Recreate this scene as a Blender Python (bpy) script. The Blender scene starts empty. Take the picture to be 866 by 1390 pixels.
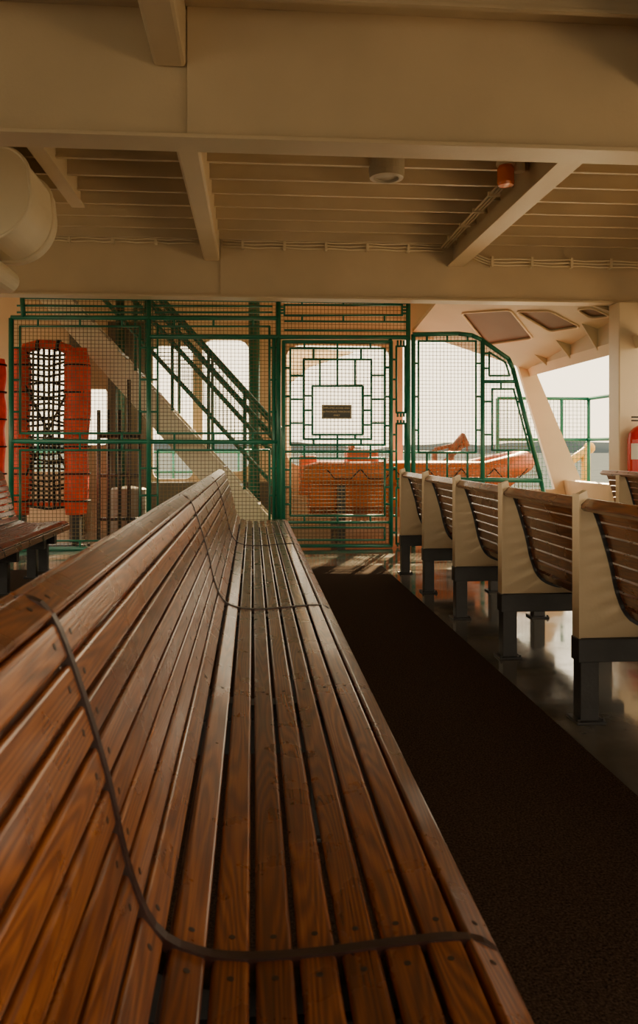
import bpy, bmesh, math, random
from mathutils import Vector, Matrix
random.seed(4)
TH=math.atan(90/1100); CT,ST=math.cos(TH),math.sin(TH); CH=1.10
def pt(px,py,Y):
    # measured photo position -> X,Z on the vertical plane at depth Y
    u=(px-433)/1100; t=Y/(CT-u*ST)
    return (t*(ST+u*CT), CH+t*(610-py)/1100)
def P3(px,py,Y):
    x,z=pt(px,py,Y); return Vector((x,Y,z))

# ---------------------------------------------------------------- materials
def newmat(name):
    m=bpy.data.materials.new(name); m.use_nodes=True
    nt=m.node_tree; b=nt.nodes['Principled BSDF']; return m,nt,b
def N(nt,t,**k):
    n=nt.nodes.new(t)
    for a,v in k.items(): setattr(n,a,v)
    return n
def ramp(nt,stops):
    r=N(nt,'ShaderNodeValToRGB'); e=r.color_ramp.elements
    while len(e)<len(stops): e.new(.5)
    for i,(p,c) in enumerate(stops):
        e[i].position=p; e[i].color=(c[0],c[1],c[2],1)
    return r
def paint(name,c,rough=.4,var=.15,scale=3,bump=.05,metal=0,spec=.5):
    m,nt,b=newmat(name)
    tc=N(nt,'ShaderNodeTexCoord'); no=N(nt,'ShaderNodeTexNoise')
    no.inputs['Scale'].default_value=scale; no.inputs['Detail'].default_value=6
    nt.links.new(tc.outputs['Object'],no.inputs['Vector'])
    r=ramp(nt,[(.3,[x*(1-var) for x in c]),(.7,[min(1,x*(1+var*.5)) for x in c])])
    nt.links.new(no.outputs['Fac'],r.inputs['Fac']); nt.links.new(r.outputs['Color'],b.inputs['Base Color'])
    b.inputs['Roughness'].default_value=rough; b.inputs['Metallic'].default_value=metal
    b.inputs['Specular IOR Level'].default_value=spec
    if bump:
        n2=N(nt,'ShaderNodeTexNoise'); n2.inputs['Scale'].default_value=60
        nt.links.new(tc.outputs['Object'],n2.inputs['Vector'])
        bp=N(nt,'ShaderNodeBump'); bp.inputs['Strength'].default_value=bump; bp.inputs['Distance'].default_value=.01
        nt.links.new(n2.outputs['Fac'],bp.inputs['Height']); nt.links.new(bp.outputs['Normal'],b.inputs['Normal'])
    return m
def woodmat(name='varnished_oak',g=1.0):
    m,nt,b=newmat(name)
    L=nt.links.new
    tc=N(nt,'ShaderNodeTexCoord'); geo=N(nt,'ShaderNodeNewGeometry')
    mul=N(nt,'ShaderNodeMath',operation='MULTIPLY'); mul.inputs[1].default_value=37.0
    L(geo.outputs['Random Per Island'],mul.inputs[0])
    comb=N(nt,'ShaderNodeCombineXYZ')
    for i in range(3): L(mul.outputs[0],comb.inputs[i])
    add=N(nt,'ShaderNodeVectorMath',operation='ADD'); L(tc.outputs['Object'],add.inputs[0]); L(comb.outputs[0],add.inputs[1])
    def mp(s):
        x=N(nt,'ShaderNodeVectorMath',operation='MULTIPLY'); L(add.outputs[0],x.inputs[0]); x.inputs[1].default_value=s; return x
    m1=mp((14,.9,14)); n1=N(nt,'ShaderNodeTexNoise'); n1.inputs['Scale'].default_value=1; n1.inputs['Detail'].default_value=1.5
    n1.inputs['Roughness'].default_value=.4
    L(m1.outputs[0],n1.inputs['Vector'])
    k=N(nt,'ShaderNodeMath',operation='MULTIPLY'); k.inputs[1].default_value=125; L(n1.outputs['Fac'],k.inputs[0])
    s=N(nt,'ShaderNodeMath',operation='SINE'); L(k.outputs[0],s.inputs[0])
    m2=mp((300,6,300)); n2=N(nt,'ShaderNodeTexNoise'); n2.inputs['Scale'].default_value=1; n2.inputs['Detail'].default_value=3
    L(m2.outputs[0],n2.inputs['Vector'])
    r1=ramp(nt,[(0.0,(.034*g,.007*g,.002*g)),(.45,(.25*g,.068*g,.012*g)),(1,(.58*g,.205*g,.040*g))])
    ms=N(nt,'ShaderNodeMath',operation='MULTIPLY_ADD'); ms.inputs[1].default_value=.17; ms.inputs[2].default_value=.13; L(s.outputs[0],ms.inputs[0])
    ad=N(nt,'ShaderNodeMath',operation='MULTIPLY_ADD'); ad.inputs[1].default_value=.75; L(n2.outputs['Fac'],ad.inputs[0]); L(ms.outputs[0],ad.inputs[2])
    L(ad.outputs[0],r1.inputs['Fac'])
    # per-slat tone
    mx=N(nt,'ShaderNodeMix',data_type='RGBA',blend_type='MULTIPLY'); mx.inputs['Factor'].default_value=1
    rr=ramp(nt,[(0,(.55,.47,.40)),(.5,(.9,.86,.82)),(1,(1.15,1.15,1.15))]); L(geo.outputs['Random Per Island'],rr.inputs['Fac'])
    L(r1.outputs['Color'],mx.inputs['A']); L(rr.outputs['Color'],mx.inputs['B'])
    L(mx.outputs['Result'],b.inputs['Base Color'])
    n3=N(nt,'ShaderNodeTexNoise'); n3.inputs['Scale'].default_value=9; n3.inputs['Detail'].default_value=5; L(tc.outputs['Object'],n3.inputs['Vector'])
    mr=N(nt,'ShaderNodeMapRange'); mr.inputs['To Min'].default_value=.20; mr.inputs['To Max'].default_value=.38; L(n3.outputs['Fac'],mr.inputs['Value'])
    L(mr.outputs[0],b.inputs['Roughness'])
    b.inputs['Coat Weight'].default_value=.5; b.inputs['Coat Roughness'].default_value=.12
    bp=N(nt,'ShaderNodeBump'); bp.inputs['Strength'].default_value=.25; bp.inputs['Distance'].default_value=.0015
    L(ad.outputs[0],bp.inputs['Height']); L(bp.outputs['Normal'],b.inputs['Normal'])
    return m
WOOD=woodmat('varnished_oak',.8)
WOODSH=woodmat('shaded_oak',.5)  # same varnished oak, with the rear-side shade put into its colour
CREAM=paint('cream_paint',(.68,.54,.35),.38,.1,1.5,.08)
CREAM2=paint('cream_paint_deckhead',(.63,.51,.34),.45,.12,2,.08)
CREAML=paint('cream_paint_light',(.84,.71,.49),.35,.08,1.5,.05)
STRG=paint('stringer_paint',(.9,.84,.68),.4,.08,1.5,.05)
GREEN=paint('green_pipe_paint',(.008,.16,.10),.3,.2,8,.03)
DGREEN=paint('dark_green_paint',(.01,.07,.05),.35,.2,8,.03)
STEEL=paint('dark_steel_paint',(.03,.03,.033),.4,.3,10,.1)
BLACK=paint('black_webbing',(.01,.01,.012),.7,.2,20,.1)
WIRE=paint('mesh_wire_paint',(.17,.125,.06),.5,.2,10,0)
GWIRE=paint('green_wire_paint',(.01,.13,.08),.5,.2,10,0)
ORANGE=paint('orange_fabric',(.95,.055,.010),.5,.3,9,.1)
ORB=paint('orange_boat_fabric',(.70,.15,.025),.45,.2,4,.05)
RED=paint('red_enamel',(.6,.015,.01),.25,.1,6,0)
WHITE=paint('white_label',(.8,.78,.7),.5,.05,6,0)
SEAM=paint('dark_joint_strip',(.025,.005,.003),.4,.3,20,.05)
PLUG=paint('screw_plug',(.02,.008,.004),.5,.2,20,0)
RUST=paint('rusty_steel',(.20,.07,.03),.7,.4,12,.3)
YEL=paint('yellow_paint',(.7,.38,.05),.4,.2,6,.05)
GREYP=paint('grey_paint',(.25,.24,.2),.5,.2,5,.1)
DARKP=paint('dark_panel_paint',(.09,.085,.065),.5,.3,3,.1)
SIGNM=paint('sign_board',(.03,.03,.02),.4,.1,10,0)
GOLD=paint('gold_lettering',(.7,.55,.28),.5,.05,10,0)
HILL=paint('hazy_hill',(.055,.068,.072),1,.1,.01,0,0,0)
DECKO=paint('bounce_deck_paint',(.62,.52,.38),.6,.15,2,.1)  # pale colour for the added decks that bounce sun onto the ceiling
# tinted pane
TINT,nt,b=newmat('tinted_pane'); tcx=N(nt,'ShaderNodeTexNoise'); tcx.inputs['Scale'].default_value=2
rr=ramp(nt,[(.3,(.13,.08,.05)),(.7,(.2,.12,.07))]); nt.links.new(tcx.outputs['Fac'],rr.inputs['Fac']); nt.links.new(rr.outputs['Color'],b.inputs['Base Color']); b.inputs['Roughness'].default_value=.5; b.inputs['Specular IOR Level'].default_value=.15
# amber glass
AMBER,nt,b=newmat('amber_glass'); b.inputs['Base Color'].default_value=(1,.25,.03,1); b.inputs['Roughness'].default_value=.15; b.inputs['Transmission Weight'].default_value=.3
# carpet
CARPET,nt,b=newmat('carpet'); tc=N(nt,'ShaderNodeTexCoord')
no=N(nt,'ShaderNodeTexNoise'); no.inputs['Scale'].default_value=160; no.inputs['Detail'].default_value=2; nt.links.new(tc.outputs['Object'],no.inputs['Vector'])
r=ramp(nt,[(.3,(.020,.014,.011)),(.7,(.10,.066,.048))]); nt.links.new(no.outputs['Fac'],r.inputs['Fac']); nt.links.new(r.outputs['Color'],b.inputs['Base Color'])
b.inputs['Roughness'].default_value=1; b.inputs['Specular IOR Level'].default_value=.05
bp=N(nt,'ShaderNodeBump'); bp.inputs['Strength'].default_value=.8; bp.inputs['Distance'].default_value=.006
nt.links.new(no.outputs['Fac'],bp.inputs['Height']); nt.links.new(bp.outputs['Normal'],b.inputs['Normal'])
# floor
FLOOR,nt,b=newmat('painted_deck'); tc=N(nt,'ShaderNodeTexCoord')
no=N(nt,'ShaderNodeTexNoise'); no.inputs['Scale'].default_value=2.5; no.inputs['Detail'].default_value=8; no.inputs['Roughness'].default_value=.6; nt.links.new(tc.outputs['Object'],no.inputs['Vector'])
r=ramp(nt,[(.3,(.13,.125,.11)),(.6,(.18,.17,.145)),(.8,(.29,.26,.22))]); nt.links.new(no.outputs['Fac'],r.inputs['Fac']); nt.links.new(r.outputs['Color'],b.inputs['Base Color'])
mr=N(nt,'ShaderNodeMapRange'); mr.inputs['From Min'].default_value=.4; mr.inputs['From Max'].default_value=.6; mr.inputs['To Min'].default_value=.04; mr.inputs['To Max'].default_value=.22
nt.links.new(no.outputs['Fac'],mr.inputs['Value']); nt.links.new(mr.outputs[0],b.inputs['Roughness'])
b.inputs['Specular IOR Level'].default_value=1.0; b.inputs['Coat Weight'].default_value=.5; b.inputs['Coat Roughness'].default_value=.08
bp=N(nt,'ShaderNodeBump'); bp.inputs['Strength'].default_value=.12; bp.inputs['Distance'].default_value=.01
nt.links.new(no.outputs['Fac'],bp.inputs['Height']); nt.links.new(bp.outputs['Normal'],b.inputs['Normal'])
# sea
SEA,nt,b=newmat('sea_water'); tc=N(nt,'ShaderNodeTexCoord')
mp=N(nt,'ShaderNodeMapping'); mp.inputs['Scale'].default_value=(.02,.08,1); nt.links.new(tc.outputs['Object'],mp.inputs['Vector'])
no=N(nt,'ShaderNodeTexNoise'); no.inputs['Scale'].default_value=3; no.inputs['Detail'].default_value=6; nt.links.new(mp.outputs[0],no.inputs['Vector'])
r=ramp(nt,[(.35,(.085,.098,.098)),(.65,(.12,.133,.128))]); nt.links.new(no.outputs['Fac'],r.inputs['Fac']); nt.links.new(r.outputs['Color'],b.inputs['Base Color']); b.inputs['Roughness'].default_value=.8; b.inputs['Specular IOR Level'].default_value=.0

# ---------------------------------------------------------------- mesh builder
class MB:
    def __init__(s): s.v=[];s.f=[];s.sm=[];s.mi=[];s.m=0
    def _add(s,vs,fs,smooth=False):
        o=len(s.v); s.v+= [tuple(x) for x in vs]
        for f in fs: s.f.append([i+o for i in f]); s.sm.append(smooth); s.mi.append(s.m)
        return s
    def box(s,x0,x1,y0,y1,z0,z1):
        return s._add([(x0,y0,z0),(x1,y0,z0),(x1,y1,z0),(x0,y1,z0),(x0,y0,z1),(x1,y0,z1),(x1,y1,z1),(x0,y1,z1)],
          [(0,3,2,1),(4,5,6,7),(0,1,5,4),(1,2,6,5),(2,3,7,6),(3,0,4,7)])
    def prism(s,poly,y0,y1,smooth=False):
        n=len(poly)
        vs=[(x,y0,z) for x,z in poly]+[(x,y1,z) for x,z in poly]
        fs=[(i,(i+1)%n,n+(i+1)%n,n+i) for i in range(n)]
        s._add(vs,fs,smooth); o=len(s.v)-2*n
        s.f.append([o+i for i in range(n)][::-1]); s.sm.append(False); s.mi.append(s.m)
        s.f.append([o+n+i for i in range(n)]); s.sm.append(False); s.mi.append(s.m)
        return s
    def tube(s,a,b,r,n=10,r2=None):
        a=Vector(a);b=Vector(b);d=(b-a)
        if d.length<1e-6: return s
        d.normalize(); r2=r if r2 is None else r2
        up=Vector((0,0,1)) if abs(d.z)<.9 else Vector((1,0,0))
        e1=d.cross(up).normalized(); e2=d.cross(e1)
        vs=[];
        for c,rr in((a,r),(b,r2)):
            for i in range(n):
                t=2*math.pi*i/n; vs.append(c+e1*math.cos(t)*rr+e2*math.sin(t)*rr)
        fs=[(i,(i+1)%n,n+(i+1)%n,n+i) for i in range(n)]
        s._add(vs,fs,True); o=len(s.v)-2*n
        s.f.append([o+i for i in range(n)][::-1]); s.sm.append(False); s.mi.append(s.m)
        s.f.append([o+n+i for i in range(n)]); s.sm.append(False); s.mi.append(s.m)
        return s
    def sphere(s,c,r,n=10,sc=(1,1,1)):
        vs=[];m=n//2
        for j in range(m+1):
            p=math.pi*j/m
            for i in range(n):
                t=2*math.pi*i/n
                vs.append((c[0]+r*sc[0]*math.sin(p)*math.cos(t),c[1]+r*sc[1]*math.sin(p)*math.sin(t),c[2]+r*sc[2]*math.cos(p)))
        fs=[(j*n+i,(j+1)*n+i,(j+1)*n+(i+1)%n,j*n+(i+1)%n) for j in range(m) for i in range(n)]
        return s._add(vs,fs,True)
    def pipe(s,pts,r,n=8,closed=False):
        pts=[Vector(p) for p in pts]
        k=len(pts)
        for i in range(k if closed else k-1): s.tube(pts[i],pts[(i+1)%k],r,n)
        for i in range(0 if closed else 1,k if closed else k-1): s.sphere(pts[i],r*1.01,8)
        return s
    def sweep(s,pts,r,n=14,closed=False,caps=True):
        pts=[Vector(p) for p in pts];k=len(pts)
        rs=r if isinstance(r,(list,tuple)) else [r]*k
        T=[]
        for i in range(k):
            a=pts[(i-1)%k] if (closed or i>0) else pts[i]; b=pts[(i+1)%k] if (closed or i<k-1) else pts[i]
            T.append((b-a).normalized())
        up=Vector((0,0,1)) if abs(T[0].z)<.9 else Vector((0,1,0))
        e=T[0].cross(up).normalized(); vs=[]
        for i in range(k):
            e=(e-T[i]*e.dot(T[i])).normalized(); g=T[i].cross(e)
            for j in range(n):
                t=2*math.pi*j/n; vs.append(pts[i]+(e*math.cos(t)+g*math.sin(t))*rs[i])
        fs=[]
        for i in range(k if closed else k-1):
            i2=(i+1)%k
            for j in range(n): fs.append((i*n+j,i*n+(j+1)%n,i2*n+(j+1)%n,i2*n+j))
        if caps and not closed: fs+= [tuple(range(n))[::-1],tuple((k-1)*n+j for j in range(n))]
        return s._add(vs,fs,True)
    def lathe(s,prof,c,n=24,axis='Z'):
        vs=[]
        for r,h in prof:
            for i in range(n):
                t=2*math.pi*i/n
                vs.append((c[0]+r*math.cos(t),c[1]+r*math.sin(t),c[2]+h))
        k=len(prof)
        fs=[(j*n+i,j*n+(i+1)%n,(j+1)*n+(i+1)%n,(j+1)*n+i) for j in range(k-1) for i in range(n)]
        fs+=[tuple(range(n))[::-1],tuple((k-1)*n+j for j in range(n))]
        return s._add(vs,fs,False)
    def obj(s,name,mats,parent=None,bevel=0):
        me=bpy.data.meshes.new(name); me.from_pydata(s.v,[],s.f)
        if not isinstance(mats,(list,tuple)): mats=[mats]
        for m in mats: me.materials.append(m)
        me.polygons.foreach_set('use_smooth',s.sm); me.polygons.foreach_set('material_index',s.mi)
        me.update()
        bm=bmesh.new(); bm.from_mesh(me); bmesh.ops.recalc_face_normals(bm,faces=bm.faces); bm.to_mesh(me); bm.free()
        o=bpy.data.objects.new(name,me); bpy.context.scene.collection.objects.link(o)
        if parent: o.parent=parent
        if bevel:
            md=o.modifiers.new('bevel','BEVEL'); md.width=bevel; md.segments=2; md.limit_method='ANGLE'
        return o
def empty(name,loc=(0,0,0)):
    e=bpy.data.objects.new(name,None); e.location=loc; e.empty_display_size=.1
    bpy.context.scene.collection.objects.link(e); return e
def text(body,name,size,loc,rot,mat,parent=None):
    c=bpy.data.curves.new(name,'FONT'); c.body=body; c.size=size; c.align_x='CENTER'; c.align_y='CENTER'; c.extrude=.0015
    o=bpy.data.objects.new(name,c); o.location=loc; o.rotation_euler=rot; bpy.context.scene.collection.objects.link(o)
    c.materials.append(mat)
    if parent: o.parent=parent
    return o
def rrect(x0,x1,z0,z1,r,n=5):
    out=[]
    for cx,cz,a0 in((x1-r,z1-r,0),(x0+r,z1-r,90),(x0+r,z0+r,180),(x1-r,z0+r,270)):
        for i in range(n+1):
            a=math.radians(a0+90*i/n); out.append((cx+r*math.cos(a),cz+r*math.sin(a)))
    return out
def plate(name,outer,holes,thick,mat,M,parent=None):
    cu=bpy.data.curves.new(name,'CURVE'); cu.dimensions='2D'; cu.fill_mode='BOTH'; cu.extrude=thick/2
    for poly in [outer]+holes:
        sp=cu.splines.new('POLY'); sp.points.add(len(poly)-1)
        for i,(x,z) in enumerate(poly): sp.points[i].co=(x,z,0,1)
        sp.use_cyclic_u=True
    t=bpy.data.objects.new('tmp',cu); bpy.context.scene.collection.objects.link(t)
    bpy.context.view_layer.update()
    dg=bpy.context.evaluated_depsgraph_get()
    me=bpy.data.meshes.new_from_object(t.evaluated_get(dg)); me.name=name
    bpy.data.objects.remove(t); me.transform(M)
    me.materials.clear(); me.materials.append(mat)
    o=bpy.data.objects.new(name,me); bpy.context.scene.collection.objects.link(o)
    if parent:o.parent=parent
    return o
def MY(y): # XZ drawing standing at depth y
    return Matrix.Translation((0,y,0))@Matrix.Rotation(math.radians(90),4,'X')

# ---------------------------------------------------------------- benches
CTRL=[(-.350,.862),(-.335,.888),(-.305,.898),(-.268,.875),(-.237,.80),(-.195,.66),(-.165,.53),(-.128,.448),(-.07,.415),(0,.405),(.1,.407),(.2,.415),(.285,.418),(.33,.403),(.350,.365),(.350,.335)]
def catmull(C,sub=12):
    out=[]
    D=len(C[0])
    for i in range(len(C)-1):
        p0=C[max(i-1,0)];p1=C[i];p2=C[i+1];p3=C[min(i+2,len(C)-1)]
        for j in range(sub):
            t=j/sub
            out.append(tuple(.5*((2*p1[k])+(-p0[k]+p2[k])*t+(2*p0[k]-5*p1[k]+4*p2[k]-p3[k])*t*t+(-p0[k]+3*p1[k]-3*p2[k]+p3[k])*t**3) for k in range(D)))
    out.append(tuple(C[-1])); return out
PROF=catmull(CTRL)
S=[0]
for a,b_ in zip(PROF,PROF[1:]): S.append(S[-1]+math.hypot(b_[0]-a[0],b_[1]-a[1]))
def prof_at(s):
    s=max(0,min(S[-1]-1e-6,s))
    for i in range(len(S)-1):
        if S[i+1]>=s:
            t=(s-S[i])/(S[i+1]-S[i]); a,b=PROF[i],PROF[i+1]
            return (a[0]+(b[0]-a[0])*t,a[1]+(b[1]-a[1])*t)
def nrm(s,h=.012):
    a=prof_at(s-h);b=prof_at(s+h);d=Vector((b[0]-a[0],b[1]-a[1])).normalized()
    return d,Vector((-d.y,d.x))  # tangent, outward(up/front)
def offs(d,s0=0,s1=None,n=50):
    s1=S[-1] if s1 is None else s1; out=[]
    for i in range(n+1):
        s=s0+(s1-s0)*i/n; p=prof_at(s); t,nn=nrm(s); out.append((p[0]+nn.x*d,p[1]+nn.y*d))
    return out
NS=19
def bench(xo,y0,y1,seams,ribs,top=.0,rear=-.352,ribmat=None,zo=0,wood=None):
    E=empty('slatted_bench',(xo,0,zo))
    pitch=S[-1]/NS; w=pitch-.0075; th=.026
    mb=MB(); pl=MB()
    cuts=[y0]+list(seams)+[y1]
    for k in range(NS):
        sc=(k+.5)*pitch; c=prof_at(sc); t,nn=nrm(sc,.02)
        r=.006; pts=[]
        hw=w/2
        for (u,v) in [(-hw+.001,-th),(hw-.001,-th)]: pts.append((u,v))
        for i in range(4):
            a=math.radians(90*i/3); pts.append((hw-r+r*math.cos(a),-r+r*math.sin(a)))
        for i in range(4):
            a=math.radians(90+90*i/3); pts.append((-hw+r+r*math.cos(a),-r+r*math.sin(a)))
        poly=[(c[0]+t.x*u+nn.x*v,c[1]+t.y*u+nn.y*v) for u,v in pts]
        for a,b in zip(cuts,cuts[1:]):
            mb.prism(poly,a+.004,b-.004)
            ys=[a+.045,b-.045]+[(a+b)/2]
            for yy in ys:
                p=Vector((c[0],yy,c[1])); q=Vector((nn.x,0,nn.y)); pl.tube(p-q*.004,p+q*.0006,.0048,10)
    mb.obj('wood_slats',wood or WOOD,E)
    pl.obj('screw_plugs',PLUG,E)
    st=MB()
    up=offs(.0035); lo=offs(-.012)
    for y in seams: st.prism(up+lo[::-1],y-.0085,y+.0085)
    st.obj('joint_strips',SEAM,E)
    rb=MB(); base=MB(); pad=MB()
    inner=offs(-.040,s0=.05)
    padu=offs(-.0268,s0=.03,s1=S[-1]-.03); padl=offs(-.041,s0=.03,s1=S[-1]-.03)
    for y in ribs:
        poly=[(rear,.34),(rear,.86+top),(rear+.03,.875+top)]
        inn=[p for p in inner if p[0]>rear+.035]
        poly+=[p for p in inn if p[1]>.345]+[(.315,.34)]
        rb.prism(poly,y-.022,y+.022)
        pad.prism(padu+padl[::-1],y-.03,y+.03)
        base.box(rear-.012,.305,y-.04,y+.04,.245,.339)
        for lx in(rear+.035,.2):
            base.box(lx-.038,lx+.038,y-.038,y+.038,0.008,.25)
            base.box(lx-.06,lx+.06,y-.06,y+.06,0.0,.012)
            for dx in(-.05,.05): base.tube((lx+dx,y-.05,.01),(lx+dx,y-.05,.022),.007,6)
    for y in ribs: rb.box(rear-.008,rear,y-.035,y+.035,.34,.86+top)
    rb.obj('support_panels',ribmat or CREAM,E,.004)
    pad.obj('gap_shade_strips',STEEL,E)  # dark strips added under the slats so the gaps look shaded
    base.obj('steel_legs',STEEL,E,.003)
    return E
bench(0,-1.25,7.82,[1.10,3.50,5.80],[-1.2,-.1,1.1,2.3,3.5,4.65,5.8,6.8,7.45],ribmat=STEEL,zo=.0075)  # dark ribs, here and on the left bench, put shade into slat gaps
bench(1.665,1.15,7.16,[2.18+.0,4.2,6.17],[1.2,2.18,3.19,4.20,5.19,6.15,7.11],top=.06,wood=WOODSH)
bench(-2.07,-1.25,7.82,[1.10,3.50,5.80],[-1.2,-.1,1.1,2.3,3.5,4.65,5.8,6.28,7.08,7.45],ribmat=STEEL,zo=.0075)
bench(3.70,1.15,7.6,[2.18,4.2,6.17],[1.2,2.2,3.2,4.2,5.2,6.2,7.2],top=.0,wood=WOODSH)

# ---------------------------------------------------------------- room shell
MB().box(-6.2,6.2,-6,17,-.12,0).obj('floor',FLOOR)
MB().box(6.25,9.5,-8,17,-.12,-.02).obj('bounce_deck',DECKO)  # unseen side decks, both added to bounce sunlight up to the ceiling
MB().box(-9.5,-6.25,-8,17,-.12,-.02).obj('bounce_deck',DECKO)
MB().box(-2.9,1.21,-3,7.55,0.0,.007).obj('carpet_runner',CARPET)
MB().box(-6.2,6.2,-6,11.5,3.30,3.42).obj('ceiling',CREAM2)
st=MB()
y=-5.6
while y<8.1:
    if abs(y-4.1)>.2:
        st.box(-6.1,5.2,y-.006,y+.006,3.19,3.30); st.box(-6.1,5.2,y-.02,y+.012,3.18,3.195)
    y+=.36
st.obj('ceiling_stiffeners',CREAM2)
BB=2.64
def cross_beam(y,split):
    b=MB()
    b.box(-6.1,split,y+.03,y+.05,BB,3.3); b.box(split,5.6,y,y+.05,BB,3.3)
    b.box(-6.1,5.6,y-.07,y+.13,BB-.018,BB+.002)
    return b.obj('ceiling_beam',CREAM,None,.003)
cross_beam(4.06,-.325); cross_beam(8.22,-.325); cross_beam(-.4,-.325)
b=MB(); b.box(-.49,-.33,-.34,4.08,3.0,3.3); b.obj('ceiling_girder',CREAM,None,.02)
b=MB(); b.box(-.49,-.33,4.12,8.24,3.0,3.3); b.obj('ceiling_girder',CREAM,None,.02)
b=MB(); b.box(2.06,2.09,-.3,8.24,3.0,3.3); b.box(2.0,2.17,-.3,8.24,2.985,3.0); b.obj('ceiling_girder',CREAM,None,.003)
b=MB(); b.box(-1.43,-1.40,4.2,6.75,3.08,3.3); b.box(-1.47,-1.36,4.2,6.75,3.07,3.085); b.obj('ceiling_girder',CREAM,None,.003)

# cable conduits
for (xa,xb,za) in((-2.0,-.52,3.16),(-.30,1.95,3.13),(2.25,4.6,3.0)):
    c=MB()
    for k in range(3):
        pts=[]
        nseg=14
        for i in range(nseg+1):
            x=xa+(xb-xa)*i/nseg
            pts.append((x,8.17-.012*k,za+.028*k+.006*math.sin(i*2.1+k)))
        if xa>2: pts=[(xa-.05,8.17,3.15+.028*k),(xa+.02,8.17,3.06+.028*k)]+pts[1:]
        c.sweep(pts,.009,8)
    x=xa+.2
    while x<xb-.05:
        c.box(x-.012,x+.012,8.13,8.205,za-.02,za+.08); x+=.42
    c.obj('cable_conduits',CREAML)
c=MB()
for k in range(3): c.sweep([(1.97-.03*k,8.1,3.15),(1.97-.03*k,7,3.16),(1.97-.03*k,6.2,3.16)],.009,8)
yy=6.4
while yy<8.1: c.box(1.89,1.99,yy-.012,yy+.012,3.14,3.175); yy+=.45
c.obj('cable_conduits',CREAML)

# ventilation speaker
v=MB(); sx,sy=.985,5.92
v.lathe([(.06,.2),(.06,.19),(.125,.185),(.132,.17),(.132,.05),(.13,.045),(.13,.03),(.125,.0),(.09,-.004),(.085,.012),(.02,.012)],(sx,sy,3.1),32)
v.box(sx-.1,sx+.1,sy-.02,sy+.02,3.275,3.3)
v.obj('ceiling_vent',paint('beige_casing',(.40,.34,.24),.45,.1,5,.05))
# amber beacon
E=empty('warning_beacon',(1.865,5.86,3.05))
m=MB(); m.lathe([(.02,-.005),(.055,0),(.062,.02),(.062,.12),(.05,.145),(.03,.15)],(0,0,0),24); m.obj('amber_lens',AMBER,E)
m=MB(); m.lathe([(.066,.145),(.07,.15),(.07,.175),(.05,.185),(.035,.2),(.035,.25)],(0,0,0),24); m.box(.02,.13,-.03,.03,.155,.185); m.tube((.10,-.01,.10),(.10,-.01,.21),.04,16); m.obj('bracket',CREAML,E)
# duct (rounded trunking, with a smaller one below)
def arc(cx,cz,r,a0,a1,n=10): return [(cx+r*math.cos(math.radians(a0+(a1-a0)*i/n)),cz+r*math.sin(math.radians(a0+(a1-a0)*i/n))) for i in range(n+1)]
big=[(-2.8,3.10)]+arc(-1.67,2.90,.20,90,20)+arc(-1.79,2.80,.325,10,-80,14)+[(-2.8,2.46)]
small=[(-2.8,2.455)]+arc(-1.82,2.35,.09,90,-90)+[(-2.8,2.26)]
d=MB(); d.prism(big,5.5,6.25); d.prism(small,5.55,6.2)
d.sweep([(x,5.5,z) for x,z in big],.014,8)
d.sweep([(x,6.1,z) for x,z in big],.02,8)
d.obj('ventilation_duct',CREAML,None,.012)

# right column with extinguisher
x0,_=pt(826,500,8.3)
MB().box(x0,x0+.62,8.05,8.30,0,2.62).obj('column',CREAM,None,.01)
E=empty('fire_extinguisher',(pt(868,600,7.95)[0],7.93,.80))
m=MB(); m.lathe([(.05,-.02),(.115,0),(.125,.02),(.125,.40),(.11,.47),(.065,.52),(.03,.54)],(0,0,0),28); m.obj('cylinder_body',RED,E)
m=MB(); m.tube((0,0,.54),(0,0,.6),.02,12); m.box(-.09,.02,-.012,.012,.585,.6); m.box(-.09,.02,-.012,.012,.62,.635); m.sweep([(.02,0,.58),(.1,-.02,.56),(.15,-.03,.45),(.14,-.04,.2)],.012,8); m.obj('valve_and_hose',BLACK,E)
m=MB(); 
vs=[]
for i in range(9):
    a=math.radians(180+20+i*140/8)
    for z in(.20,.36): vs.append((.1265*math.cos(a),.1265*math.sin(a),z))
m._add(vs,[(2*i,2*i+2,2*i+3,2*i+1) for i in range(8)],True); m.obj('label',WHITE,E)
m=MB(); m.box(-.06,.06,.112,.12,.1,.4); m.obj('wall_bracket',STEEL,E)

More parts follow.
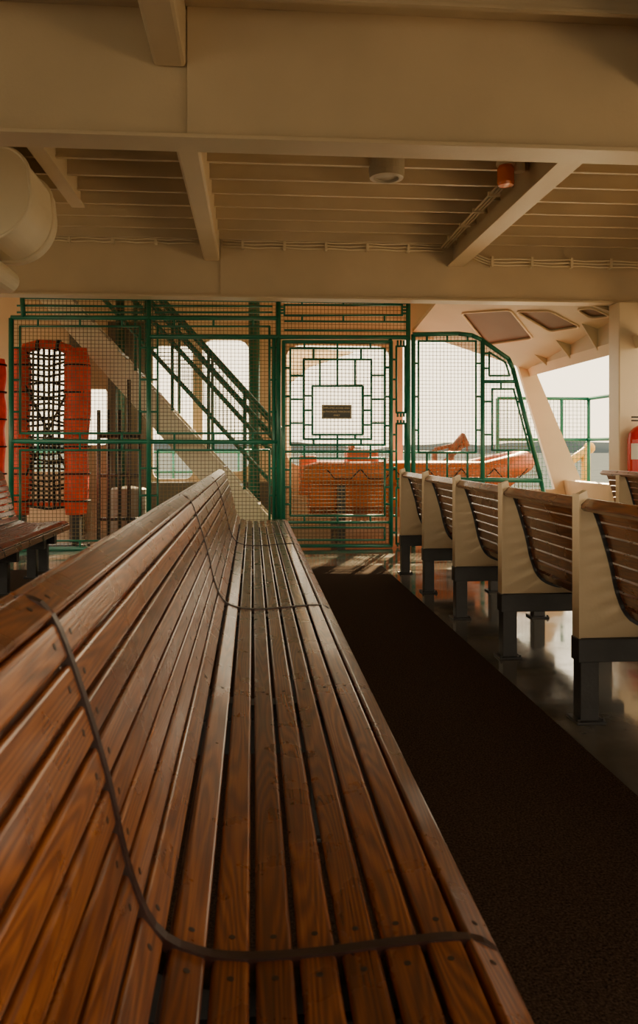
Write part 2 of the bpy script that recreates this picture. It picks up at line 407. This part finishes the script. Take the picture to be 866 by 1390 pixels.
# ---------------------------------------------------------------- fence
FY=9.0
F=empty('mesh_fence')
R=.026; r2=.012
g=MB()
def L(mb,a,b,r,Y=FY): mb.tube(P3(a[0],a[1],Y),P3(b[0],b[1],Y),r,10)
def floorp(px,Y=FY):
    x,_=pt(px,610,Y); return x
for px,ty in((15,432),(202,402),(378,405),(554,410)):
    x=floorp(px); g.tube((x,FY,0),(x,FY,pt(px,ty,FY)[1]),R*1.05,12)
for px in(372,530):
    x=floorp(px); g.tube((x,FY,.02),(x,FY,pt(px,458,FY)[1]),R*.8,12)
for a,b in(((30,403),(554,410)),((15,431),(378,432)),((202,457),(554,458)),((15,599),(378,600)),((15,745),(378,745)),((30,403),(32,431))):
    L(g,a,b,R)
g.obj('main_pipes',GREEN,F)
t=MB()
def rect(mb,x0,y0,x1,y1,r=r2,Y=FY,conn=None):
    c=[P3(x0,y0,Y),P3(x1,y0,Y),P3(x1,y1,Y),P3(x0,y1,Y)]
    mb.pipe(c,r,8,True)
    if conn:
        X0,Y0,X1,Y1=conn
        xm=[x0+(x1-x0)*k for k in(.15,.5,.85)]; ym=[y0+(y1-y0)*k for k in(.2,.5,.8)]
        for q in xm: L(mb,(q,y0),(q,Y0),r,Y); L(mb,(q,y1),(q,Y1),r,Y)
        for q in ym: L(mb,(x0,q),(X0,q),r,Y); L(mb,(x1,q),(X1,q),r,Y)
for X0,X1 in((15,202),(202,378)):
    rect(t,X0+12,443,X1-12,588,conn=(X0,431,X1,600))
    rect(t,X0+12,611,X1-12,734,conn=(X0,600,X1,745))
    L(t,(X0+8,415),(X1-8,416),r2); L(t,(X0+8,424),(X1-8,424),r2)
rect(t,386,414,546,428,conn=(378,408,554,436)); L(t,(386,436),(554,437),r2); L(t,(386,448),(554,449),r2)
t.obj('thin_pipes',GREEN,F)
# gate
G=empty('gate')
GY=FY-.08
g=MB(); rect(g,385,464,531,741,R*.8,GY); g.obj('gate_frame',GREEN,G)
g=MB()
rect(g,394,473,522,604,Y=GY,conn=(386,465,530,613)); L(g,(386,613),(530,613),r2*1.3,GY)
rect(g,412,488,504,596,Y=GY,conn=(394,473,522,604))
rect(g,424,524,492,590,Y=GY,conn=(412,488,504,596))
rect(g,394,622,522,700,Y=GY,conn=(386,613,530,709)); L(g,(386,709),(530,709),r2*1.3,GY); rect(g,394,716,522,733,Y=GY)
g.obj('gate_thin_pipes',GREEN,G)
g=MB()
rect(g,538,470,550,560,Y=FY,conn=(531,462,554,566)); rect(g,538,575,550,650,Y=FY,conn=(531,570,554,655)); rect(g,538,662,550,738,Y=FY,conn=(531,655,554,742))
g.obj('jamb_thin_pipes',GREEN,F)
def clipmesh(mb,poly,Y,sp=.041,r=.0026):
    xs=[p[0] for p in poly];zs=[p[1] for p in poly]
    def spans(val,ax):
        out=[];n=len(poly)
        for i in range(n):
            a,b=poly[i],poly[(i+1)%n]
            if (a[ax]-val)*(b[ax]-val)<0:
                tt=(val-a[ax])/(b[ax]-a[ax]); out.append(a[1-ax]+(b[1-ax]-a[1-ax])*tt)
        out.sort(); return list(zip(out[::2],out[1::2]))
    x=min(xs)+sp*.5
    while x<max(xs):
        for a,b in spans(x,0): mb.box(x-r,x+r,Y-r,Y+r,a,b)
        x+=sp
    z=min(zs)+sp*.5
    while z<max(zs):
        for a,b in spans(z,1): mb.box(a,b,Y-r*1.5,Y+r*.5,z-r,z+r)
        z+=sp
w=MB(); w.m=0
def pq(l,Y=FY): return [pt(a,b,Y) for a,b in l]
clipmesh(w,pq([(16,431),(202,431),(202,404),(378,407),(378,743),(16,743)]),FY)
clipmesh(w,pq([(30,404),(202,404),(202,431),(32,431)]),FY)
clipmesh(w,pq([(378,407),(554,410),(554,457),(378,457)]),FY)
w.obj('wire_mesh',WIRE,F)
w=MB(); clipmesh(w,pq([(386,465),(530,465),(530,740),(386,740)],GY),GY,r=.0036); w.obj('gate_wire_mesh',WIRE,G)
# sign on the gate
E=empty('warning_sign',(0,0,0))
cx,cz=pt(457,559,GY-.03)
m=MB(); m.box(cx-.165,cx+.165,GY-.035,GY-.027,cz-.078,cz+.078); m.obj('sign_board',SIGNM,E,.002)
m=MB(); 
for a in((cx-.158,cx+.158,cz+.067,cz+.071),(cx-.158,cx+.158,cz-.071,cz-.067),(cx-.158,cx-.154,cz-.071,cz+.071),(cx+.154,cx+.158,cz-.071,cz+.071)): m.box(a[0],a[1],GY-.0375,GY-.0352,a[2],a[3])
m.obj('sign_border',GOLD,E)
for i,s_ in enumerate(('EMPLOYEE ACCESS AREA','AUTHORIZED PERSONNEL','ONLY')):
    text(s_,'sign_text',.026,(cx,GY-.038,cz+.04-.04*i),(math.radians(90),0,0),GOLD,E)
# right section following the hull line
S2=empty('side_fence')
g=MB()
out=[P3(560,454,FY),P3(622,453,FY),P3(640,455,FY),P3(653,461,FY),P3(690,487,FY),P3(696,500,FY),P3(734,650,FY),P3(744,700,FY)]
xb=out[-1].x
out.append(Vector((xb+.12,FY,0.01)))
g.pipe(out,R,10)
x=floorp(561); g.tube((x,FY,0),(x,FY,out[0].z),R,10)
x=floorp(655); g.tube((x,FY,0),(x,FY,P3(655,461,FY).z),R,10)
L(g,(561,650),(734,652),R)
g.obj('side_pipes',GREEN,S2)
g=MB()
rect(g,568,463,646,614,conn=(560,455,655,650))
g.pipe([P3(664,478,FY),P3(686,492,FY),P3(692,510,FY),P3(664,510,FY)],r2,8,True)
L(g,(655,518),(702,518),R*.8)
g.pipe([P3(668,528,FY),P3(697,528,FY),P3(719,611,FY),P3(668,611,FY)],r2,8,True)
for a,b in(((655,545),(668,545)),((655,590),(668,590)),((702,545),(708,545)),((713,590),(719,590)),((680,518),(680,528)),((690,611),(690,650)),((664,480),(655,480)),((664,500),(655,500))): L(g,a,b,r2)
g.obj('side_thin_pipes',GREEN,S2)
w=MB(); clipmesh(w,pq([(561,455),(640,455),(690,487),(734,650),(744,740),(561,740)]),FY,r=.0024); w.obj('side_wire_mesh',WIRE,S2)

# ---------------------------------------------------------------- stairs behind the fence
E=empty('staircase')
SY=9.6; SW=.8
a=pt(70,378,SY); bpt=pt(372,708,SY)
sl=(bpt[1]-a[1])/(bpt[0]-a[0])
xend=bpt[0]+(0-bpt[1])/sl
def stz(x): return bpt[1]+sl*(x-bpt[0])
xtop=bpt[0]+(3.28-bpt[1])/sl
m=MB()
for Y in(SY,SY+SW):
    m.prism([(xtop,3.29),(xtop+.0,2.88),(xend-.44,0),(xend,0)],Y,Y+.03)
    m.prism([(xtop,3.29),(xtop+.0,3.26),(xend-.03,0),(xend,0)],Y-.03,Y+.05)
m.obj('stringers',STRG,E)
m=MB(); nst=14
for i in range(1,nst):
    z=3.2*i/nst; x=bpt[0]+(z-bpt[1])/sl-.1
    m.box(x-.14,x+.14,SY+.03,SY+SW,z-.05,z-.02)
m.obj('treads',GREYP,E)
m=MB(); w=MB()
for Y in(SY-.04,SY+SW+.04):
    for dz in(1.18,1.0,.80,.42):
        x1=bpt[0]+(3.28-dz-bpt[1])/sl; x2=xend-.15
        m.tube((x1,Y,stz(x1)+dz),(x2,Y,stz(x2)+dz),.024,10)
    for k in range(7):
        x=xend-.15-k*.42
        z1=stz(x)+1.18
        if z1<3.29: m.tube((x,Y,max(stz(x),0)),(x,Y,z1),.02,8)
    m.sphere((xend-.15,Y,stz(xend-.15)+1.18),.03)
x1=bpt[0]+(3.25-1.18-bpt[1])/sl
pts=[(x1,stz(x1)+.42),(x1,stz(x1)+1.18),(xend-.15,stz(xend-.15)+1.18),(xend-.15,stz(xend-.15)+.42)]
clipmesh(w,pts,SY-.04,.045,.004)
m.obj('handrails',GREEN,E); w.obj('handrail_mesh',GWIRE,E)

m=MB(); x=floorp(345,10.7); m.tube((x,10.7,0),(x,10.7,3.3),.075,16); m.obj('green_post',GREEN)
m=MB(); x=floorp(163,10.9); m.tube((x,10.9,0),(x,10.9,3.3),.06,16); m.obj('green_post',DGREEN)
m=MB(); Y=9.45
for px in(134,148,162,175,190): 
    x=floorp(px,Y); m.tube((x,Y,0),(x,Y,1.55 if px!=175 else 1.9),.022,8)
for z in(.3,.8,1.25): m.tube((floorp(134,Y),Y,z),(floorp(190,Y),Y,z),.02,8)
m.obj('storage_rack',STEEL)
m=MB(); m.lathe([(.2,0),(.22,.02),(.22,.28),(.225,.3),(.22,.32),(.22,.6),(.2,.62),(.05,.64)],(-1.55,10.3,0),24); m.obj('storage_drum',GREYP)
# dark locker-shaped panels, added to darken parts of the end wall
for (a,b_,c_,d_) in((148,436,203,745),(96,436,112,745),(205,655,372,745)):
    p=pt(a,d_,11.1); r_=pt(c_,b_,11.1)
    m=MB(); m.box(p[0],r_[0],11.0,11.24,0,pt(a,b_,11.0)[1])
    n_=max(1,int((r_[0]-p[0])/.45))
    for i in range(n_):
        xa=p[0]+(r_[0]-p[0])*i/n_+.02; xb_=p[0]+(r_[0]-p[0])*(i+1)/n_-.02
        m.box(xa,xb_,10.98,11.0,.08,pt(a,b_,11.0)[1]-.05); m.box(xb_-.05,xb_-.03,10.96,10.98,.5,.62)
    m.obj('dark_wall_panel',DARKP,None,.004)

# ---------------------------------------------------------------- life floats (padded orange tubes, netting)
def life_float(cx,cy,hw,z0,z1):
    E=empty('life_float',(cx,cy,0))
    m=MB()
    def jit(a): return a+random.uniform(-.012,.012)
    nk=9
    def col(x,r):
        pts=[(jit(x),0,z0+(z1-z0)*i/nk) for i in range(nk+1)]
        rs=[r*random.uniform(.93,1.05) for _ in pts]; rs[0]*=.85; rs[-1]*=.85
        cc=catmull([(p[0],p[1],p[2],q) for p,q in zip(pts,rs)],5)
        m.sweep([c[:3] for c in cc],[c[3] for c in cc],18)
    col(hw,.14); col(-hw,.10)
    m.sweep([(-hw,.0,z1-.10),(-hw+.05,0,z1),(-.1,0,z1+.045),(.1,0,z1+.03),(hw-.1,0,z1-.01),(hw,0,z1-.1)],[.06,.06,.055,.055,.06,.07],14)
    m.sweep([(-hw,0,z0+.12),(hw,0,z0+.10)],.03,14)
    m.obj('float_tubes',ORANGE,E)
    k=MB(); z=z0+.15
    while z<z1-.05:
        k.tube((hw,0,z-.009),(hw,0,z+.009),.149,18); k.tube((-hw,0,z-.009),(-hw,0,z+.009),.11,18)
        z+=.30
    for x in(-.12,.1): k.tube((x-.018,0,z1+.035),(x+.018,0,z1+.03),.065,14)
    n=MB()
    x=-hw+.13
    while x<hw-.12:
        n.sweep([(x,-.02,z0+.08),(x+random.uniform(-.03,.03),-.03,(z0+z1)/2),(x,-.02,z1)],.015,6); x+=.058
    z=z0+.1
    while z<z1:
        n.sweep([(-hw+.05,-.04,z),(0,-.05,z+random.uniform(-.04,.03)),(hw-.12,-.05,z+random.uniform(-.02,.02))],.015,6); z+=.058
    for s_ in(-1,1): n.tube((-hw*s_,-.07,z0+.3),(hw*s_,-.07,z1-.3),.014,6)
    k.obj('lashings',BLACK,E); n.obj('netting',BLACK,E)
    m=MB(); m.box(-hw-.1,hw+.12,-.12,.12,0,.05)
    for sx in(-hw,hw): m.box(sx-.04,sx+.04,-.06,.06,.05,z0+.02)
    m.obj('cradle',STEEL,E)
life_float(pt(67,600,9.2)[0],9.2,.30,.38,2.22)
life_float(pt(-48,600,9.2)[0],9.2,.30,.38,2.10)

# ---------------------------------------------------------------- end bulkhead with openings
WY=11.3
def H(x0,y0,x1,y1,r=.15):
    a=pt(x0,y1,WY);b=pt(x1,y0,WY); return rrect(a[0],b[0],a[1],b[1],r)
right=pq([(546,462),(668,460),(690,474),(703,500),(752,664),(546,664)],WY)
outer=[(-6.1,0),(4.45,0),(pt(788,655,WY)[0],.64),(pt(728,506,WY)[0],2.16),(3.6,3.3),(-6.1,3.3)]
plate('wall_end',outer,[H(275,462,338,640),H(208,470,262,650,.1),H(388,470,530,632,.2),H(113,528,146,604,.05),H(20,470,95,640,.1),H(-150,460,-20,640,.15),right],.08,CREAM,MY(WY))
def side_quad(name,x0,z0,x1,z1,y0,y1,mat):
    d=Vector((x1-x0,z1-z0)).normalized(); n=Vector((d.y,-d.x))*.06
    return MB().prism([(x0,z0),(x1,z1),(x1+n.x,z1+n.y),(x0+n.x,z0+n.y)],y0,y1).obj(name,mat)
XT,ZT=3.93,2.14
side_quad('wall_right',4.55,.0,4.42,.66,-6,11.25,CREAM)
side_quad('trim_1',XT,ZT,XT-.04,ZT+.12,-6,11.25,CREAM)
# sloped deckhead panel with tinted panes: plane falling outboard and forward
def zp(x,y): return 2.26+(3.9-x)*.315+(11.26-y)*.098
M4=Matrix(((1,0,0,0),(0,1,0,0),(-.315,-.098,1,2.26+3.9*.315+11.26*.098),(0,0,0,1)))
panes=[[(2.98,9.2),(2.57,9.85),(3.16,10.75),(3.5,9.9)],[(3.315,8.83),(3.04,9.2),(3.56,9.47),(3.745,9.0)],[(3.6,8.36),(3.5,8.55),(3.72,8.66),(3.84,8.42)]]
def rnd(poly,r=.06):
    out=[];n=len(poly)
    for i in range(n):
        p=Vector(poly[i]);a=(Vector(poly[i-1])-p).normalized()*r;b=(Vector(poly[(i+1)%n])-p).normalized()*r
        for t in(0,.33,.66,1): out.append(tuple(p+a*(1-t)**2+b*t**2))
    return out
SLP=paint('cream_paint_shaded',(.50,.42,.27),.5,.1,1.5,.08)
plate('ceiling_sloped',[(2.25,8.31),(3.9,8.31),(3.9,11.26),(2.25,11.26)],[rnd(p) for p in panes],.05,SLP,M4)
for i,p in enumerate(panes):
    plate('window_%d'%(i+1),rnd(p),[],.02,TINT,M4)
for i,p in enumerate(panes):
    rp=rnd(p,.07); m=MB(); m.sweep([(x,y,zp(x,y)-.03) for x,y in rp],.014,8,True); m.obj('window_frame_%d'%(i+1),CREAM)
m=MB(); m._add([(3.9,8.31,ZT+.10),(3.9,11.26,ZT+.10),(3.9,11.26,zp(3.9,11.26)+.02),(3.9,8.31,zp(3.9,8.31)+.02),(3.95,8.31,ZT+.10),(3.95,11.26,ZT+.10),(3.95,11.26,zp(3.9,11.26)+.02),(3.95,8.31,zp(3.9,8.31)+.02)],[(0,1,2,3),(7,6,5,4),(0,4,5,1),(3,2,6,7),(0,3,7,4),(1,5,6,2)])
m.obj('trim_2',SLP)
m=MB()
for yy in(8.9,9.7,10.5): m.prism([(3.9,ZT+.08),(3.9,zp(3.9,yy)),(3.7,zp(3.7,yy)-.01)],yy,yy+.03)
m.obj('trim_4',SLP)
m=MB()
for yy in(-5.5,-1.5,3.9,8.1):
    m.prism([(4.36,.6),(4.50,.6),(4.0,2.2),(3.88,2.2)],yy,yy+.2)
m.obj('trim_3',CREAML)
MB().box(4.3,4.38,-6,8.05,2.3,3.3).obj('wall_right_header',CREAM)
m=MB(); m.box(-6.2,-6.1,-6,11.3,0,.9); m.box(-6.2,-6.1,-6,11.3,2.75,3.3)
for yy in(-6,-2,2,6,9,11): m.box(-6.2,-6.1,yy,yy+.3,.9,2.75)
m.obj('wall_left',CREAM)

# ---------------------------------------------------------------- rescue boat
E=empty('rescue_boat',(0,10.45,0))
m=MB(); xs0,xs1=.62,3.45; zt=.80
outl=[]
for i in range(13): outl.append((xs0+ (2.3)*i/12,-.42,zt))
for i in range(1,12):
    a=math.radians(-90+180*i/12); outl.append((xs0+2.3+.62*math.cos(a),.42*math.sin(a),zt+.14*math.cos(a)))
for i in range(13): outl.append((xs0+2.3-2.3*i/12,.42,zt))
m.sweep(outl,[.10]+[.15]*(len(outl)-2)+[.10],18); m.obj('inflatable_tube',ORB,E)
m=MB(); vs=[];
secs=12
for i in range(secs+1):
    t_=i/secs; x=xs0+.1+2.75*t_; w_=.38*(1-max(0,(t_-.7)/.3)**2*.95); kz=.22+.45*max(0,(t_-.6)/.4)**2
    vs+= [(x,-w_,zt-.05),(x,-w_*.8,kz+.15),(x,0,kz),(x,w_*.8,kz+.15),(x,w_,zt-.05)]
fs=[]
for i in range(secs):
    for j in range(4): fs.append((i*5+j,i*5+j+1,(i+1)*5+j+1,(i+1)*5+j))
    fs.append((i*5+4,i*5,(i+1)*5,(i+1)*5+4))
fs.append((0,1,2,3,4)); m._add(vs,fs,False); m.obj('hull',ORB,E)
m=MB(); m.box(1.2,1.6,-.2,.2,.75,1.10); m.box(1.25,1.3,-.2,.2,1.10,1.18); m.box(xs0-.02,xs0+.2,-.12,.12,.5,1.02); m.obj('console_and_motor',ORB,E,.03)
m=MB()
for x in(1.1,2.5): m.box(x-.05,x+.05,-.4,.4,0,.24); m.box(x-.05,x+.05,-.42,-.34,.24,.66); m.box(x-.05,x+.05,.34,.42,.24,.66)
m.obj('cradle',STEEL,E)
m=MB()
for i in range(6):
    x=.9+i*.42; m.sweep([(x,-.575,.86),(x+.1,-.60,.74),(x+.3,-.60,.74),(x+.42,-.575,.86)],.008,6)
m.obj('grab_rope',BLACK,E)
# rusty davit
E=empty('boat_davit'); Y=11.9
m=MB(); q=lambda a,b:P3(a,b,Y)
m.pipe([Vector((q(612,650).x,Y,0)),q(612,612),q(628,592),q(634,606)],.05,8); m.tube(q(590,610),q(634,600),.03,8); m.tube(q(590,610),Vector((q(590,650).x,Y,0)),.045,8); m.tube(q(600,630),q(628,605),.035,8); m.tube(q(634,606),q(634,628),.012,6); m.sphere(q(634,630),.05)
m.obj('davit_frame',RUST,E)
m=MB(); Y=13.2
m.pipe([P3(752,642,Y),P3(800,608,Y)],.07,10); m.tube(P3(795,615,Y),Vector((P3(795,615,Y).x,Y,0)),.08,10); m.sphere(P3(800,608,Y),.1,10)
m.obj('yellow_crane',YEL)
# slanted canopy seen beyond the gate
m=MB(); m.prism(pq([(380,468),(480,478),(420,498),(392,522),(380,560)],13.0),13.0,13.1); m.prism(pq([(380,560),(392,522),(396,640),(380,640)],13),13.0,13.1)
x_=pt(388,600,13)[0]; m.box(x_-.1,x_+.1,13.0,13.1,0,.8); m.obj('canopy_frame',CREAML)
# outside railing
E=empty('deck_railing'); Y=11.9
g=MB(); xa=pt(728,541,Y)[0]; xb=pt(799,541,Y)[0]; zt=pt(760,541,Y)[1]
for z in(zt,zt-.62,.15): g.tube((xa-.6,Y,z),(xb,Y,z),.026,10)
for x in(xa-.6,xb-.42,xb): g.tube((x,Y,0),(x,Y,zt),.026,10)
for z in(zt,zt-.62,.15): g.tube((xb,Y,z),(xb+.1,9.0,z),.026,10)
for yy in(10.9,9.9,9.0): g.tube((xb+.1*(Y-yy)/2.9,yy,0),(xb+.1*(Y-yy)/2.9,yy,zt),.026,10)
g.sphere((xb,Y,zt),.03); g.obj('rails',GREEN,E)
w=MB(); clipmesh(w,[(xa-.6,.15),(xb,.15),(xb,zt),(xa-.6,zt)],Y,.06,.003); w.obj('railing_mesh',GWIRE,E)
m=MB(); Y=14.5
for z in(.35,.7,1.05): m.tube((-6,Y,z),(3.2,Y,z),.022,8)
x=-6
while x<3.3: m.tube((x,Y,0),(x,Y,1.05),.022,8); x+=1.15
m.obj('end_railing',GREEN)

# ---------------------------------------------------------------- sea, hills
MB()._add([(-6000,-6000,-11),(6000,-6000,-11),(6000,6000,-11),(-6000,6000,-11)],[(0,1,2,3)]).obj('sea',SEA)
h=MB(); vs=[];fs=[]; n=160
for i in range(n+1):
    x=-3000+6000*i/n
    hh=20+9*math.sin(i*.19)+6*math.sin(i*.53+1)+3*math.sin(i*1.3)
    vs+= [(x,2600,-11),(x,2650,hh),(x,2900,-11)]
for i in range(n):
    for j in(0,1): fs.append((i*3+j,i*3+j+1,i*3+3+j+1,i*3+3+j))
h._add(vs,fs,True); h.obj('distant_hills',HILL)

# ---------------------------------------------------------------- light
w=bpy.data.worlds.new('sky'); bpy.context.scene.world=w; w.use_nodes=True; nt=w.node_tree; bg=nt.nodes['Background']
tc=N(nt,'ShaderNodeTexCoord'); sp=N(nt,'ShaderNodeSeparateXYZ'); nt.links.new(tc.outputs['Generated'],sp.inputs[0])
r=ramp(nt,[(0,(1,.80,.52)),(.25,(1,.83,.58)),(1,(.85,.8,.68))]); nt.links.new(sp.outputs['Z'],r.inputs['Fac']); nt.links.new(r.outputs['Color'],bg.inputs['Color'])
bg.inputs['Strength'].default_value=4.2
sl_=bpy.data.lights.new('sun','SUN'); sl_.energy=20; sl_.angle=math.radians(1); sl_.color=(1,.72,.38)
so=bpy.data.objects.new('sun',sl_); bpy.context.scene.collection.objects.link(so)
dirv=Vector((.35,1,.62)).normalized(); so.rotation_euler=dirv.to_track_quat('Z','Y').to_euler(); so.location=(5,20,12)

# ---------------------------------------------------------------- camera
cd=bpy.data.cameras.new('camera'); co=bpy.data.objects.new('camera',cd); bpy.context.scene.collection.objects.link(co)
cd.sensor_fit='VERTICAL'; cd.sensor_height=36; cd.lens=1100/1390*36; cd.shift_y=-85/1390
cd.dof.use_dof=True; cd.dof.focus_distance=5.0; cd.dof.aperture_fstop=8
co.location=(0,0,CH); co.rotation_euler=(math.radians(90),0,-TH); cd.clip_end=10000; cd.clip_start=.02
bpy.context.scene.camera=co
